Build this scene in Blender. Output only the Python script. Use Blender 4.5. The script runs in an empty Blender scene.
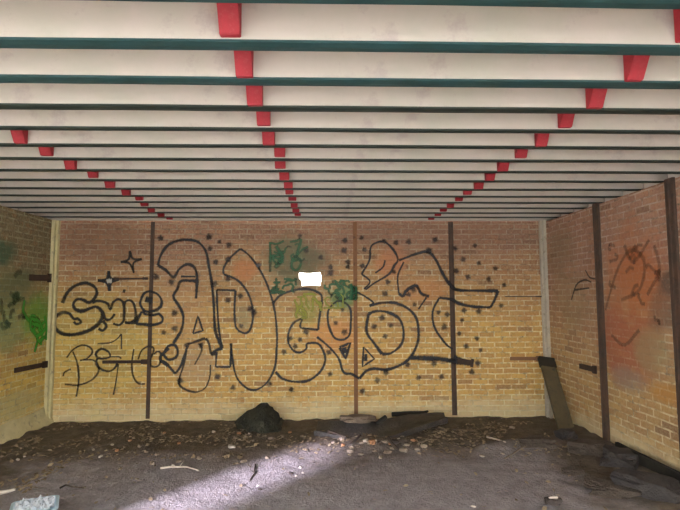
import bpy, bmesh, math, random
from mathutils import Vector, Matrix, noise, geometry

random.seed(11)
C = bpy.context.scene.collection
F = 500.0
CAMZ = 1.576
D = 6.63            # back wall distance
CEIL = CAMZ + 1.0   # underside of the joists

# ------------------------------------------------------------------ camera
cam_d = bpy.data.cameras.new('camera')
cam_d.sensor_width = 36.0
cam_d.lens = 36.0 * F / 680.0
cam_d.clip_start = 0.05
cam = bpy.data.objects.new('camera', cam_d)
C.objects.link(cam)
PITCH, YAW, ROLL = math.radians(4.69), math.radians(1.80), math.radians(0.22)
MR = Matrix.Rotation(-YAW, 3, 'Z') @ Matrix.Rotation(math.pi / 2 + PITCH, 3, 'X') @ Matrix.Rotation(-ROLL, 3, 'Z')
cam.matrix_world = Matrix.Translation((0, 0, CAMZ)) @ MR.to_4x4()
bpy.context.scene.camera = cam


def ray(px, py):
    return MR @ Vector(((px - 340) / F, (255 - py) / F, -1.0))


def on_y(px, py, Y):
    d = ray(px, py); t = Y / d.y
    return Vector((d.x * t, Y, CAMZ + d.z * t))


def on_x(px, py, X):
    d = ray(px, py); t = X / d.x
    return Vector((X, d.y * t, CAMZ + d.z * t))


def on_z(px, py, Z=0.0):
    d = ray(px, py); t = (Z - CAMZ) / d.z
    return Vector((d.x * t, d.y * t, Z))


XL = on_y(51.5, 320, D).x
XR = on_y(546.5, 320, D).x
YF = -1.0           # open front of the shelter


# ------------------------------------------------------------------ ground shape
def sm(a, b, x):
    t = max(0.0, min(1.0, (x - a) / (b - a)))
    return t * t * (3 - 2 * t)


def ground(x, y):
    h = 0.012 * noise.noise(Vector((x * 1.3, y * 1.3, 0))) + 0.008 * noise.noise(Vector((x * 5, y * 5, 3)))
    rough = sm(4.6, 5.6, y) + sm(-1.6, -2.6, x) + sm(1.2, 2.2, x)
    h += 0.016 * min(1, rough) * noise.noise(Vector((x * 9, y * 9, 1)))
    h += 0.020 * min(1, rough) * noise.noise(Vector((x * 3.5, y * 3.5, 8)))
    h += 0.0                                    # dirt banked against the back wall
    d = XR - x                                                      # heap along the right wall
    h += 0.085 * sm(0.8, 0.1, d) * sm(2.4, 3.8, y) * sm(6.5, 5.8, y) * (0.75 + 0.5 * noise.noise(Vector((x * 2, y * 1.5, 5))))
    h += 0.05 * math.exp(-((x - 2.2) ** 2 / 0.25 + (y - 5.2) ** 2 / 0.1))
    h += 0.07 * math.exp(-((x - 1.9) ** 2 / 0.12 + (y - 5.15) ** 2 / 0.03))
    h += 0.03 * sm(0.9, 0.2, x - XL) * sm(3.2, 4.2, y) * sm(6.3, 5.5, y)
    h += 0.07 * math.exp(-((x - 0.65) ** 2 / 0.2 + (y - 5.42) ** 2 / 0.035))
    h -= 0.015 * sm(5.9, 6.3, y)
    
    return h


def gpt(px, py, up=0.0):
    p = on_z(px, py, 0.0)
    for _ in range(6):
        p = on_z(px, py, ground(p.x, min(p.y, D)))
    p.y = min(p.y, D - 0.03)
    p.z = ground(p.x, p.y) + up
    return p


# ------------------------------------------------------------------ helpers
def tag(o, label=None, cat=None, group=None, kind=None):
    if label: o['label'] = label
    if cat: o['category'] = cat
    if group: o['group'] = group
    if kind: o['kind'] = kind
    return o


def obj(name, bm, m, parent=None, smooth=False):
    me = bpy.data.meshes.new(name)
    bmesh.ops.recalc_face_normals(bm, faces=bm.faces)
    bm.to_mesh(me); bm.free()
    if smooth:
        for p in me.polygons: p.use_smooth = True
    me.materials.append(m)
    o = bpy.data.objects.new(name, me)
    C.objects.link(o)
    if parent: o.parent = parent
    return o


def empty(name, loc=(0, 0, 0)):
    o = bpy.data.objects.new(name, None)
    o.empty_display_size = 0.1
    o.location = loc
    C.objects.link(o)
    return o


def box(bm, x0, x1, y0, y1, z0, z1, bev=0.0):
    r = bmesh.ops.create_cube(bm, size=1.0)
    vs = r['verts']
    for v in vs:
        v.co = Vector(((x0 + x1) / 2 + v.co.x * (x1 - x0), (y0 + y1) / 2 + v.co.y * (y1 - y0), (z0 + z1) / 2 + v.co.z * (z1 - z0)))
    if bev > 0:
        es = list({e for v in vs for e in v.link_edges})
        bmesh.ops.bevel(bm, geom=es, offset=bev, segments=2, affect='EDGES', profile=0.7)
    return bm


def recenter(o):
    """move the origin of a mesh thing to the middle of its base"""
    vs = [v.co for v in o.data.vertices]
    c = Vector(((min(v.x for v in vs) + max(v.x for v in vs)) / 2, (min(v.y for v in vs) + max(v.y for v in vs)) / 2, min(v.z for v in vs)))
    o.data.transform(Matrix.Translation(-c))
    o.location = c
    return o


def tube(bm, pts, rads, seg=7):
    rings = []
    n = len(pts)
    for i, p in enumerate(pts):
        t = (pts[min(i + 1, n - 1)] - pts[max(i - 1, 0)]).normalized()
        u = t.cross(Vector((0, 0, 1)))
        if u.length < 1e-3: u = t.cross(Vector((1, 0, 0)))
        u.normalize(); w = t.cross(u)
        rings.append([bm.verts.new(p + (u * math.cos(a) + w * math.sin(a)) * rads[i]) for a in [2 * math.pi * k / seg for k in range(seg)]])
    for a, b in zip(rings, rings[1:]):
        for k in range(seg):
            bm.faces.new((a[k], a[(k + 1) % seg], b[(k + 1) % seg], b[k]))
    bm.faces.new(rings[0]); bm.faces.new(rings[-1])
    return bm


# ------------------------------------------------------------------ materials
def new_mat(name):
    m = bpy.data.materials.new(name); m.use_nodes = True
    nt = m.node_tree; nt.nodes.clear()
    out = nt.nodes.new('ShaderNodeOutputMaterial')
    b = nt.nodes.new('ShaderNodeBsdfPrincipled')
    nt.links.new(b.outputs[0], out.inputs[0])
    return m, nt, b


def N(nt, t, **k):
    n = nt.nodes.new(t)
    for a, v in k.items(): setattr(n, a, v)
    return n


def noise_n(nt, vec, scale, detail=4, rough=0.6, dist=0.0):
    n = N(nt, 'ShaderNodeTexNoise')
    n.inputs['Scale'].default_value = scale; n.inputs['Detail'].default_value = detail
    n.inputs['Roughness'].default_value = rough; n.inputs['Distortion'].default_value = dist
    if vec is not None: nt.links.new(vec, n.inputs['Vector'])
    return n.outputs['Fac']


def mrange(nt, val, a, b, c=0.0, d=1.0):
    n = N(nt, 'ShaderNodeMapRange', clamp=True)
    nt.links.new(val, n.inputs[0])
    for i, v in enumerate((a, b, c, d)): n.inputs[i + 1].default_value = v
    return n.outputs[0]


def math_n(nt, op, a, b=None):
    n = N(nt, 'ShaderNodeMath', operation=op)
    for i, v in enumerate((a, b)):
        if v is None: continue
        if isinstance(v, (int, float)): n.inputs[i].default_value = v
        else: nt.links.new(v, n.inputs[i])
    return n.outputs[0]


def mix(nt, fac, a, b, mode='MIX'):
    n = N(nt, 'ShaderNodeMix', data_type='RGBA', blend_type=mode, clamp_factor=True)
    if isinstance(fac, (int, float)): n.inputs[0].default_value = fac
    else: nt.links.new(fac, n.inputs[0])
    for i, v in ((6, a), (7, b)):
        if isinstance(v, tuple): n.inputs[i].default_value = (*v, 1)
        else: nt.links.new(v, n.inputs[i])
    return n.outputs[2]


def bump(nt, b, h, strength=0.5, dist=0.01):
    n = N(nt, 'ShaderNodeBump')
    n.inputs['Strength'].default_value = strength; n.inputs['Distance'].default_value = dist
    nt.links.new(h, n.inputs['Height']); nt.links.new(n.outputs[0], b.inputs['Normal'])


def simple(name, c1, c2, scale=8, rough=0.8, bmp=0.3, bd=0.004, metallic=0.0, c3=None):
    m, nt, b = new_mat(name)
    tc = N(nt, 'ShaderNodeTexCoord')
    f = noise_n(nt, tc.outputs['Object'], scale, 5, 0.65)
    col = mix(nt, mrange(nt, f, 0.35, 0.65), c1, c2)
    if c3:
        f3 = noise_n(nt, tc.outputs['Object'], scale * 2.7, 5, 0.7)
        col = mix(nt, mrange(nt, f3, 0.55, 0.68), col, c3)
    nt.links.new(col, b.inputs['Base Color'])
    b.inputs['Roughness'].default_value = rough; b.inputs['Metallic'].default_value = metallic
    f2 = noise_n(nt, tc.outputs['Object'], scale * 6, 4, 0.7)
    bump(nt, b, f2, bmp, bd)
    return m


def sphere_mask(nt, pos, centre, radii, nz, a=0.6, b_=1.15):
    """soft edged patch with a noisy outline"""
    s = N(nt, 'ShaderNodeVectorMath', operation='SUBTRACT'); nt.links.new(pos, s.inputs[0]); s.inputs[1].default_value = centre
    dv = N(nt, 'ShaderNodeVectorMath', operation='DIVIDE'); nt.links.new(s.outputs[0], dv.inputs[0]); dv.inputs[1].default_value = radii
    ln = N(nt, 'ShaderNodeVectorMath', operation='LENGTH'); nt.links.new(dv.outputs[0], ln.inputs[0])
    v = math_n(nt, 'ADD', ln.outputs['Value'], math_n(nt, 'MULTIPLY', math_n(nt, 'SUBTRACT', nz, 0.5), 1.6))
    return mrange(nt, v, a, b_, 1.0, 0.0)


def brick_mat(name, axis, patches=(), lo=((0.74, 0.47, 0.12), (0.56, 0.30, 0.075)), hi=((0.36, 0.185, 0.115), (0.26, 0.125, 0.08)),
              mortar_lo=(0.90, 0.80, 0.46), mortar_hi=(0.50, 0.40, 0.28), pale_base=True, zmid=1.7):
    m, nt, b = new_mat(name)
    geo = N(nt, 'ShaderNodeNewGeometry')
    sep = N(nt, 'ShaderNodeSeparateXYZ'); nt.links.new(geo.outputs['Position'], sep.inputs[0])
    cmb = N(nt, 'ShaderNodeCombineXYZ')
    nt.links.new(sep.outputs[axis], cmb.inputs[0]); nt.links.new(sep.outputs['Z'], cmb.inputs[1])
    warp = noise_n(nt, geo.outputs['Position'], 3.0, 2)
    wv = N(nt, 'ShaderNodeVectorMath', operation='SCALE'); wv.inputs[0].default_value = (0.03, 0.022, 0)
    nt.links.new(math_n(nt, 'SUBTRACT', warp, 0.5), wv.inputs['Scale'])
    av = N(nt, 'ShaderNodeVectorMath', operation='ADD'); nt.links.new(cmb.outputs[0], av.inputs[0]); nt.links.new(wv.outputs[0], av.inputs[1])
    br = N(nt, 'ShaderNodeTexBrick'); br.offset = 0.5
    nt.links.new(av.outputs[0], br.inputs['Vector'])
    br.inputs['Scale'].default_value = 1.0
    br.inputs['Brick Width'].default_value = 0.205; br.inputs['Row Height'].default_value = 0.0685
    br.inputs['Mortar Size'].default_value = 0.010; br.inputs['Mortar Smooth'].default_value = 0.35
    br.inputs['Color1'].default_value = (0, 0, 0, 1); br.inputs['Color2'].default_value = (1, 1, 1, 1); br.inputs['Mortar'].default_value = (0.5, 0.5, 0.5, 1)
    per = N(nt, 'ShaderNodeSeparateColor'); nt.links.new(br.outputs['Color'], per.inputs[0])
    pb = per.outputs[0]
    big = noise_n(nt, geo.outputs['Position'], 1.1, 4, 0.6)
    mid = noise_n(nt, geo.outputs['Position'], 5.0, 5, 0.65)
    fine = noise_n(nt, geo.outputs['Position'], 45.0, 4, 0.7)
    # yellow bricks low down, pinker and browner above; lit foot, shaded top painted in
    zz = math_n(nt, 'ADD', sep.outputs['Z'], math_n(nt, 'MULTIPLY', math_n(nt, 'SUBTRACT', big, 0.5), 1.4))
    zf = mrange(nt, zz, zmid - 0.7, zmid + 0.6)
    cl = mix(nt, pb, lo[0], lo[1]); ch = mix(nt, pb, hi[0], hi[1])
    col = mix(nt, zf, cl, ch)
    col = mix(nt, mrange(nt, mid, 0.52, 0.75, 0, 0.6), col, (0.50, 0.21, 0.075))          # orange burnt bricks
    col = mix(nt, mrange(nt, pb, 0.94, 0.97, 0, 0.45), col, (0.16, 0.085, 0.05))           # odd dark headers
    col = mix(nt, mrange(nt, fine, 0.40, 0.72, 0, 0.40), col, (0.72, 0.56, 0.32))
    grit = noise_n(nt, geo.outputs['Position'], 24.0, 4, 0.7)
    col = mix(nt, mrange(nt, grit, 0.54, 0.74, 0, 0.55), col, (0.17, 0.095, 0.05))
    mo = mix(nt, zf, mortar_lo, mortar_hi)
    mo = mix(nt, mrange(nt, noise_n(nt, geo.outputs['Position'], 9, 4, 0.7), 0.50, 0.66, 0, 0.8), mo, (0.16, 0.10, 0.06))           # dirty raked joints
    sfine = noise_n(nt, geo.outputs['Position'], 14.0, 3, 0.6)
    mfac = math_n(nt, 'MULTIPLY', br.outputs['Fac'], mrange(nt, sfine, 0.36, 0.58, 0.3, 1.0))
    col = mix(nt, mfac, col, mo)
    if pale_base:
        zb = math_n(nt, 'ADD', sep.outputs['Z'], math_n(nt, 'MULTIPLY', math_n(nt, 'SUBTRACT', mid, 0.5), 0.5))
        col = mix(nt, mrange(nt, zb, 0.10, 0.30, 0.65, 0.0), col, (0.80, 0.70, 0.42))
    sm_ = noise_n(nt, geo.outputs['Position'], 2.6, 5, 0.65)
    for (cen, rad, colr, amt) in patches:
        mk = sphere_mask(nt, geo.outputs['Position'], cen, rad, sm_)
        mk = math_n(nt, 'MULTIPLY', mk, mrange(nt, fine, 0.25, 0.6, amt * 0.5, amt))
        col = mix(nt, mk, col, colr)
    nt.links.new(col, b.inputs['Base Color'])
    b.inputs['Roughness'].default_value = 0.9
    h = math_n(nt, 'SUBTRACT', math_n(nt, 'MULTIPLY', fine, 0.35), br.outputs['Fac'])
    h = math_n(nt, 'ADD', h, math_n(nt, 'MULTIPLY', pb, 0.25))
    bump(nt, b, h, 1.0, 0.014)
    return m


def bp(px, py): return tuple(on_y(px, py, D))
def rp(px, py): return tuple(on_x(px, py, XR))
def lp(px, py): return tuple(on_x(px, py, XL))


GREEN = (0.10, 0.17, 0.085)
M = {}
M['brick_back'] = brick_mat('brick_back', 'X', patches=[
    (bp(296, 262), (0.42, 0.4, 0.38), (0.13, 0.15, 0.085), 0.75),
    (bp(345, 298), (0.22, 0.3, 0.16), (0.08, 0.24, 0.09), 0.8),
    (bp(308, 312), (0.18, 0.3, 0.18), (0.30, 0.34, 0.08), 0.6),
    (bp(390, 262), (0.22, 0.3, 0.22), (0.62, 0.26, 0.12), 0.8),
    (bp(425, 290), (0.30, 0.3, 0.16), (0.62, 0.29, 0.11), 0.65),
    (bp(335, 335), (0.35, 0.3, 0.22), (0.72, 0.32, 0.11), 0.75),
    (bp(245, 270), (0.20, 0.3, 0.15), (0.60, 0.25, 0.10), 0.8),
    (bp(195, 365), (0.25, 0.3, 0.30), (0.50, 0.36, 0.24), 0.5),
    (bp(243, 318), (0.12, 0.3, 0.20), (0.33, 0.29, 0.16), 0.6),
    (bp(185, 305), (0.35, 0.3, 0.6), (0.60, 0.36, 0.20), 0.35),
    (bp(85, 350), (0.95, 0.3, 0.75), (0.62, 0.52, 0.12), 0.4),
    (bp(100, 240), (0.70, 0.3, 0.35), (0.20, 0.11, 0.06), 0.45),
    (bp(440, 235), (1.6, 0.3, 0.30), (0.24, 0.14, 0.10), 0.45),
])
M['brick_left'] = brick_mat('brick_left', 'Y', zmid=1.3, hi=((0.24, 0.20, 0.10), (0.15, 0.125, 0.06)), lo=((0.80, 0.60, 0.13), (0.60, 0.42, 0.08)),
    mortar_lo=(0.80, 0.72, 0.34), mortar_hi=(0.42, 0.40, 0.24), patches=[
    (lp(38, 318), (0.3, 0.42, 0.30), (0.07, 0.36, 0.03), 0.75),
    (lp(10, 330), (0.3, 0.30, 0.30), (0.22, 0.36, 0.16), 0.6),
    (lp(14, 288), (0.3, 0.45, 0.28), (0.10, 0.15, 0.07), 0.7),
    (lp(3, 252), (0.3, 0.25, 0.16), (0.02, 0.11, 0.055), 0.85),
    (lp(15, 405), (0.3, 0.7, 0.16), (0.52, 0.50, 0.26), 0.7),
])
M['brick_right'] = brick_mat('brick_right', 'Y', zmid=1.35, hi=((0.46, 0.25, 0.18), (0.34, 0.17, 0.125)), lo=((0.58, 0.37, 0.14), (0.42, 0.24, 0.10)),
    mortar_lo=(0.76, 0.64, 0.38), mortar_hi=(0.58, 0.44, 0.34), patches=[
    (rp(634, 280), (0.3, 0.50, 0.50), (0.50, 0.17, 0.055), 0.9),
    (rp(624, 345), (0.3, 0.50, 0.38), (0.42, 0.12, 0.06), 0.85),
    (rp(668, 395), (0.3, 0.22, 0.08), (0.58, 0.28, 0.06), 0.8),
    (rp(650, 350), (0.3, 0.28, 0.2), (0.40, 0.34, 0.17), 0.6),
    (rp(628, 380), (0.3, 0.25, 0.14), (0.33, 0.25, 0.2), 0.7),
    (rp(671, 282), (0.3, 0.16, 0.11), (0.07, 0.07, 0.06), 0.8),
    (rp(665, 310), (0.3, 0.25, 0.18), (0.15, 0.11, 0.08), 0.6),
    (rp(573, 300), (0.3, 0.5, 0.35), (0.31, 0.25, 0.12), 0.4),
    (rp(560, 250), (0.3, 0.45, 0.30), (0.27, 0.20, 0.10), 0.5),
])
M['white_paint'] = simple('chalky_white_paint', (0.52, 0.465, 0.42), (0.45, 0.435, 0.37), 2.2, 0.85, 0.25, 0.004, c3=(0.42, 0.37, 0.34))
M['green_paint'] = simple('dark_green_paint', (0.010, 0.045, 0.045), (0.016, 0.062, 0.066), 6, 0.6, 0.3)
M['black_paint'] = simple('blackish_green_paint', (0.012, 0.022, 0.018), (0.02, 0.034, 0.026), 6, 0.6, 0.3)
M['red_paint'] = simple('red_paint', (0.36, 0.018, 0.030), (0.29, 0.015, 0.024), 20, 0.7, 0.3, c3=(0.34, 0.04, 0.045))
M['deck'] = simple('limewashed_deck', (0.70, 0.66, 0.62), (0.60, 0.56, 0.52), 3, 0.9, 0.3)
M['tie_rust'] = simple('blackened_rust', (0.035, 0.022, 0.016), (0.07, 0.04, 0.025), 12, 0.85, 0.5)
M['rust'] = simple('rusty_brown_steel', (0.055, 0.038, 0.028), (0.11, 0.06, 0.036), 7, 0.75, 0.4, c3=(0.05, 0.035, 0.03))
M['rust_orange'] = simple('orange_rusted_steel', (0.20, 0.095, 0.045), (0.30, 0.14, 0.055), 2.5, 0.8, 0.4, c3=(0.07, 0.04, 0.03))
M['pale_conc'] = simple('pale_concrete', (0.66, 0.60, 0.34), (0.54, 0.48, 0.26), 5, 0.9, 0.4, c3=(0.36, 0.33, 0.22))
M['pale_grey'] = simple('pale_grey_concrete', (0.44, 0.40, 0.32), (0.52, 0.48, 0.38), 5, 0.9, 0.4, c3=(0.30, 0.27, 0.2))
M['dark_sheet'] = simple('dark_roofing_felt', (0.04, 0.038, 0.033), (0.07, 0.064, 0.055), 5, 0.45, 0.9, 0.03, c3=(0.12, 0.105, 0.085))
M['dark_rock'] = simple('mossy_black_concrete', (0.028, 0.030, 0.020), (0.05, 0.05, 0.032), 7, 0.9, 1.0, 0.04, c3=(0.10, 0.095, 0.065))
M['plank'] = simple('weathered_dark_plank', (0.12, 0.095, 0.045), (0.08, 0.065, 0.035), 6, 0.85, 0.5, 0.006, c3=(0.05, 0.045, 0.03))
M['soot'] = simple('charred_black_wood', (0.015, 0.015, 0.013), (0.03, 0.028, 0.02), 10, 0.9, 0.5)
M['stone'] = simple('pale_rubble', (0.36, 0.30, 0.23), (0.24, 0.19, 0.14), 20, 0.9, 0.6)
M['stone_muddy'] = simple('muddy_mortar', (0.17, 0.125, 0.085), (0.26, 0.20, 0.14), 14, 0.9, 0.8, 0.02)
M['stone_white'] = simple('white_plaster_chip', (0.62, 0.57, 0.50), (0.48, 0.43, 0.36), 20, 0.9, 0.4)
M['stone_brick'] = simple('broken_brick', (0.45, 0.24, 0.12), (0.36, 0.17, 0.085), 15, 0.9, 0.6, c3=(0.5, 0.4, 0.28))
M['stone_dark'] = simple('dark_rubble', (0.05, 0.04, 0.04), (0.09, 0.075, 0.065), 20, 0.9, 0.6)
M['twig'] = simple('dry_twig', (0.20, 0.155, 0.11), (0.13, 0.10, 0.07), 15, 0.85, 0.5)
M['stick_white'] = simple('bleached_stick', (0.72, 0.66, 0.56), (0.6, 0.54, 0.45), 12, 0.8, 0.3)
M['twig_dark'] = simple('dark_twig', (0.05, 0.038, 0.03), (0.08, 0.06, 0.045), 15, 0.85, 0.5)
M['blue_plastic'] = simple('pale_blue_plastic', (0.55, 0.72, 0.85), (0.62, 0.78, 0.88), 5, 0.35, 0.1)
M['white_plastic'] = simple('crumpled_white_film', (0.90, 0.93, 0.95), (0.74, 0.82, 0.88), 12, 0.4, 0.5, 0.01)
M['leaf'] = simple('dead_leaf', (0.17, 0.125, 0.075), (0.42, 0.34, 0.22), 9, 0.8, 0.3, c3=(0.055, 0.04, 0.03))
M['sun_blocker_white'] = simple('sun_blocker_white', (0.82, 0.81, 0.78), (0.76, 0.75, 0.72), 4, 0.9, 0.3)
M['outside_ground'] = simple('pale_gravel', (0.62, 0.58, 0.52), (0.52, 0.48, 0.44), 6, 0.95, 0.4)

# floor: trodden grey earth in the middle, brown dirt and leaf mould towards the walls
m, nt, b = new_mat('earth_floor')
geo = N(nt, 'ShaderNodeNewGeometry'); P = geo.outputs['Position']
sep = N(nt, 'ShaderNodeSeparateXYZ'); nt.links.new(P, sep.inputs[0])
n1 = noise_n(nt, P, 1.6, 5, 0.6); n2 = noise_n(nt, P, 7, 6, 0.7); n3 = noise_n(nt, P, 38, 4, 0.7)
yy = math_n(nt, 'ADD', sep.outputs['Y'], math_n(nt, 'MULTIPLY', math_n(nt, 'SUBTRACT', n1, 0.5), 1.6))
back = mrange(nt, yy, 4.7, 5.5)
xr = mrange(nt, math_n(nt, 'ADD', sep.outputs['X'], math_n(nt, 'MULTIPLY', math_n(nt, 'SUBTRACT', n1, 0.5), 1.2)), XR - 1.05, XR - 0.5)
xl = mrange(nt, math_n(nt, 'ADD', sep.outputs['X'], math_n(nt, 'MULTIPLY', math_n(nt, 'SUBTRACT', n1, 0.5), 1.2)), XL + 1.0, XL + 0.6)
edge = math_n(nt, 'MAXIMUM', math_n(nt, 'MAXIMUM', back, xr), xl)
col = mix(nt, mrange(nt, n2, 0.35, 0.65), (0.27, 0.25, 0.25), (0.42, 0.385, 0.40))
col = mix(nt, mrange(nt, n3, 0.5, 0.75, 0, 0.5), col, (0.18, 0.15, 0.14))
dirt = mix(nt, mrange(nt, n2, 0.35, 0.65), (0.085, 0.068, 0.046), (0.17, 0.135, 0.095))
dirt = mix(nt, mrange(nt, n3, 0.52, 0.72, 0, 0.5), dirt, (0.20, 0.15, 0.10))
col = mix(nt, edge, col, dirt)
nt.links.new(col, b.inputs['Base Color'])
nt.links.new(mrange(nt, n1, 0.3, 0.7, 0.75, 0.95), b.inputs['Roughness'])
bump(nt, b, math_n(nt, 'ADD', math_n(nt, 'MULTIPLY', n2, 0.6), math_n(nt, 'MULTIPLY', n3, 0.4)), 1.0, 0.05)
M['floor'] = m


def paint(name, col, density=0.9, soft=0.25):
    """sprayed paint: opaque in the middle of a stroke, breaking up at its edges and in the joints"""
    m, nt, b = new_mat(name)
    geo = N(nt, 'ShaderNodeNewGeometry')
    uv = N(nt, 'ShaderNodeUVMap'); uv.uv_map = 'uv'
    s = N(nt, 'ShaderNodeSeparateXYZ'); nt.links.new(uv.outputs[0], s.inputs[0])
    n = noise_n(nt, geo.outputs['Position'], 40, 4, 0.7)
    n2 = noise_n(nt, geo.outputs['Position'], 6, 3, 0.6)
    v = math_n(nt, 'ADD', s.outputs['Y'], math_n(nt, 'MULTIPLY', math_n(nt, 'SUBTRACT', n, 0.5), 0.9))
    a = mrange(nt, v, soft, soft + 0.4, 0.0, density)
    a = math_n(nt, 'MULTIPLY', a, mrange(nt, n2, 0.3, 0.5, 0.85, 1.0))
    nt.links.new(a, b.inputs['Alpha'])
    b.inputs['Base Color'].default_value = (*col, 1); b.inputs['Roughness'].default_value = 0.6
    bump(nt, b, n, 0.6, 0.006)
    return m


M['black_spray'] = paint('black_spray_paint', (0.008, 0.011, 0.016), 0.97)
M['brown_spray'] = paint('faded_black_spray_paint', (0.022, 0.018, 0.012), 0.93)
M['thin_spray'] = paint('thin_dark_spray_paint', (0.04, 0.028, 0.016), 0.85)
M['green_spray'] = paint('dark_green_spray_paint', (0.02, 0.13, 0.05), 0.8)
M['lime_spray'] = paint('lime_green_spray_paint', (0.42, 0.46, 0.06), 0.7)
M['bright_green_spray'] = paint('bright_green_spray_paint', (0.05, 0.42, 0.03), 0.8)
M['rust_spray'] = paint('rust_red_spray_paint', (0.34, 0.11, 0.045), 0.5)
M['spot_spray'] = paint('dark_paint_spot', (0.045, 0.034, 0.036), 0.8, 0.30)
M['sage_spray'] = paint('sage_green_spray_paint', (0.10, 0.20, 0.08), 0.6)
M['white_spray'] = paint('white_spray_paint', (0.7, 0.68, 0.6), 0.7)

# ------------------------------------------------------------------ shell
bm = bmesh.new()
x0, x1, y0, y1 = XL - 0.1, XR + 0.1, YF, D + 0.05
nx, ny = 190, 200
grid = []
for j in range(ny + 1):
    y = y0 + (y1 - y0) * (j / ny) ** 0.85
    grid.append([bm.verts.new((x0 + (x1 - x0) * i / nx, y, ground(x0 + (x1 - x0) * i / nx, y))) for i in range(nx + 1)])
for j in range(ny):
    for i in range(nx):
        bm.faces.new((grid[j][i], grid[j][i + 1], grid[j + 1][i + 1], grid[j + 1][i]))
fl = obj('floor', bm, M['floor'], smooth=True); tag(fl, kind='structure')

bm = bmesh.new(); box(bm, -30, 30, -30, YF, -0.2, -0.03)
tag(obj('ground_outside', bm, M['outside_ground']), kind='structure')
bm = bmesh.new(); box(bm, -30, XL - 0.12, YF + 0.001, 12, -0.2, -0.03)
tag(obj('ground_outside', bm, M['outside_ground']), kind='structure')

# back wall with the knocked-through hole
HOLE = [(298.8, 272.6), (309, 273.2), (320.2, 272.2), (321.4, 278), (320, 285.6), (311, 285.0), (301.8, 285.8), (301.0, 279.6), (298.9, 278.2)]
hole = [on_y(x, y, D) for x, y in HOLE]
outer = [Vector((XL - 0.12, D, -0.3)), Vector((XR + 0.12, D, -0.3)), Vector((XR + 0.12, D, CEIL + 0.002)), Vector((XL - 0.12, D, CEIL + 0.002))]
bm = bmesh.new()
tris = geometry.tessellate_polygon([outer, hole])
allp = outer + hole
vf = [bm.verts.new(p) for p in allp]
vb = [bm.verts.new(p + Vector((0, 0.105, 0)) + (Vector((0.0, 0, 0)))) for p in allp]
for t in tris:
    bm.faces.new([vf[i] for i in t]); bm.faces.new([vb[i] for i in reversed(t)])
no = len(outer)
for ring in (list(range(no)), list(range(no, len(allp)))):
    for a, b2 in zip(ring, ring[1:] + ring[:1]):
        bm.faces.new((vf[a], vf[b2], vb[b2], vb[a]))
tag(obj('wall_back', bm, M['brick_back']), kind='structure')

DOOR0, DOOR1, DOORH = 0.38, 1.34, 2.12      # side doorway near the front, out of view: the low sun comes in here
bm = bmesh.new(); box(bm, XL - 0.11, XL, YF, DOOR0, -0.3, CEIL - 0.001); box(bm, XL - 0.11, XL, DOOR1, D, -0.3, CEIL - 0.001)
box(bm, XL - 0.11, XL, DOOR0, DOOR1, DOORH, CEIL - 0.001)
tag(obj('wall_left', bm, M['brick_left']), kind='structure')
bm = bmesh.new(); box(bm, XR, XR + 0.108, YF, D, -0.3, CEIL - 0.02)
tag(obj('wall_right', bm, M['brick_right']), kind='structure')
bm = bmesh.new(); box(bm, XL - 0.15, XR + 0.15, YF - 0.3, D + 0.15, CEIL + 0.20, CEIL + 0.26)
tag(obj('ceiling', bm, M['deck']), kind='structure')

# cement fillet along the foot of the left wall
bm = bmesh.new()
prev = None
for i in range(41):
    y = 2.0 + (D - 2.0) * i / 40
    w = 0.09 + 0.03 * noise.noise(Vector((y * 2, 0, 0))); h = 0.19 + 0.05 * noise.noise(Vector((y * 1.7, 4, 0)))
    ring = [bm.verts.new(v) for v in ((XL - 0.02, y, h), (XL + 0.012, y, h), (XL + w * 0.45, y, h * 0.42), (XL + w, y, 0.0), (XL + w, y, -0.08), (XL - 0.02, y, -0.08))]
    if prev:
        for k in range(6): bm.faces.new((prev[k], prev[(k + 1) % 6], ring[(k + 1) % 6], ring[k]))
    else: bm.faces.new(ring)
    prev = ring
bm.faces.new(prev)
tag(obj('baseboard_left', bm, M['pale_conc']), kind='structure')

for i_, (xa, xb) in enumerate(((XL - 0.15, XL - 0.11), (XR + 0.11, XR + 0.15))):
    bm = bmesh.new(); box(bm, xa, xb, YF - 0.3, D + 0.12, CEIL - 0.12, CEIL + 0.2)
    tag(obj('trim_%d' % (i_ + 1), bm, M['deck']), kind='structure')
# low sun from the front left
SUN_AZ = math.radians(39.0); SUN_EL = math.radians(19.0)
sd = Vector((math.sin(SUN_AZ) * math.cos(SUN_EL), math.cos(SUN_AZ) * math.cos(SUN_EL), -math.sin(SUN_EL)))  # travel direction

# ------------------------------------------------------------------ joists
ords = ['wall', 'first', 'second', 'third', 'fourth', 'fifth', 'sixth', 'seventh', 'eighth', 'ninth', 'tenth', 'eleventh', 'twelfth', 'thirteenth', 'fourteenth',
        'fifteenth', 'sixteenth', 'seventeenth', 'eighteenth', 'nineteenth', 'twentieth', 'twenty-first', 'twenty-second', 'twenty-third', 'twenty-fourth']
SP, T = 0.338, 0.068


def joist_far(k): return 1.645 + SP * k


def TK(k): return 0.068 if k < 3 else (0.060 if k == 3 else 0.046)


def joist_mesh(k):
    T = TK(k)
    r = random.Random(k)
    bm = bmesh.new()
    n = 24; L0, L1 = XL - 0.11, XR + 0.11
    rings = []
    for i in range(n + 1):
        x = L0 + (L1 - L0) * i / n
        j = 0.0025 * noise.noise(Vector((x * 1.4, k * 7.3, 0)))
        rings.append([bm.verts.new((x, dy, dz + j)) for dy, dz in ((-T / 2, 0.012), (-T / 2, 0.20), (T / 2, 0.20), (T / 2, 0.012))])
    for a, b2 in zip(rings, rings[1:]):
        for q in range(4): bm.faces.new((a[q], a[(q + 1) % 4], b2[(q + 1) % 4], b2[q]))
    bm.faces.new(rings[0]); bm.faces.new(rings[-1])
    return bm


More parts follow.
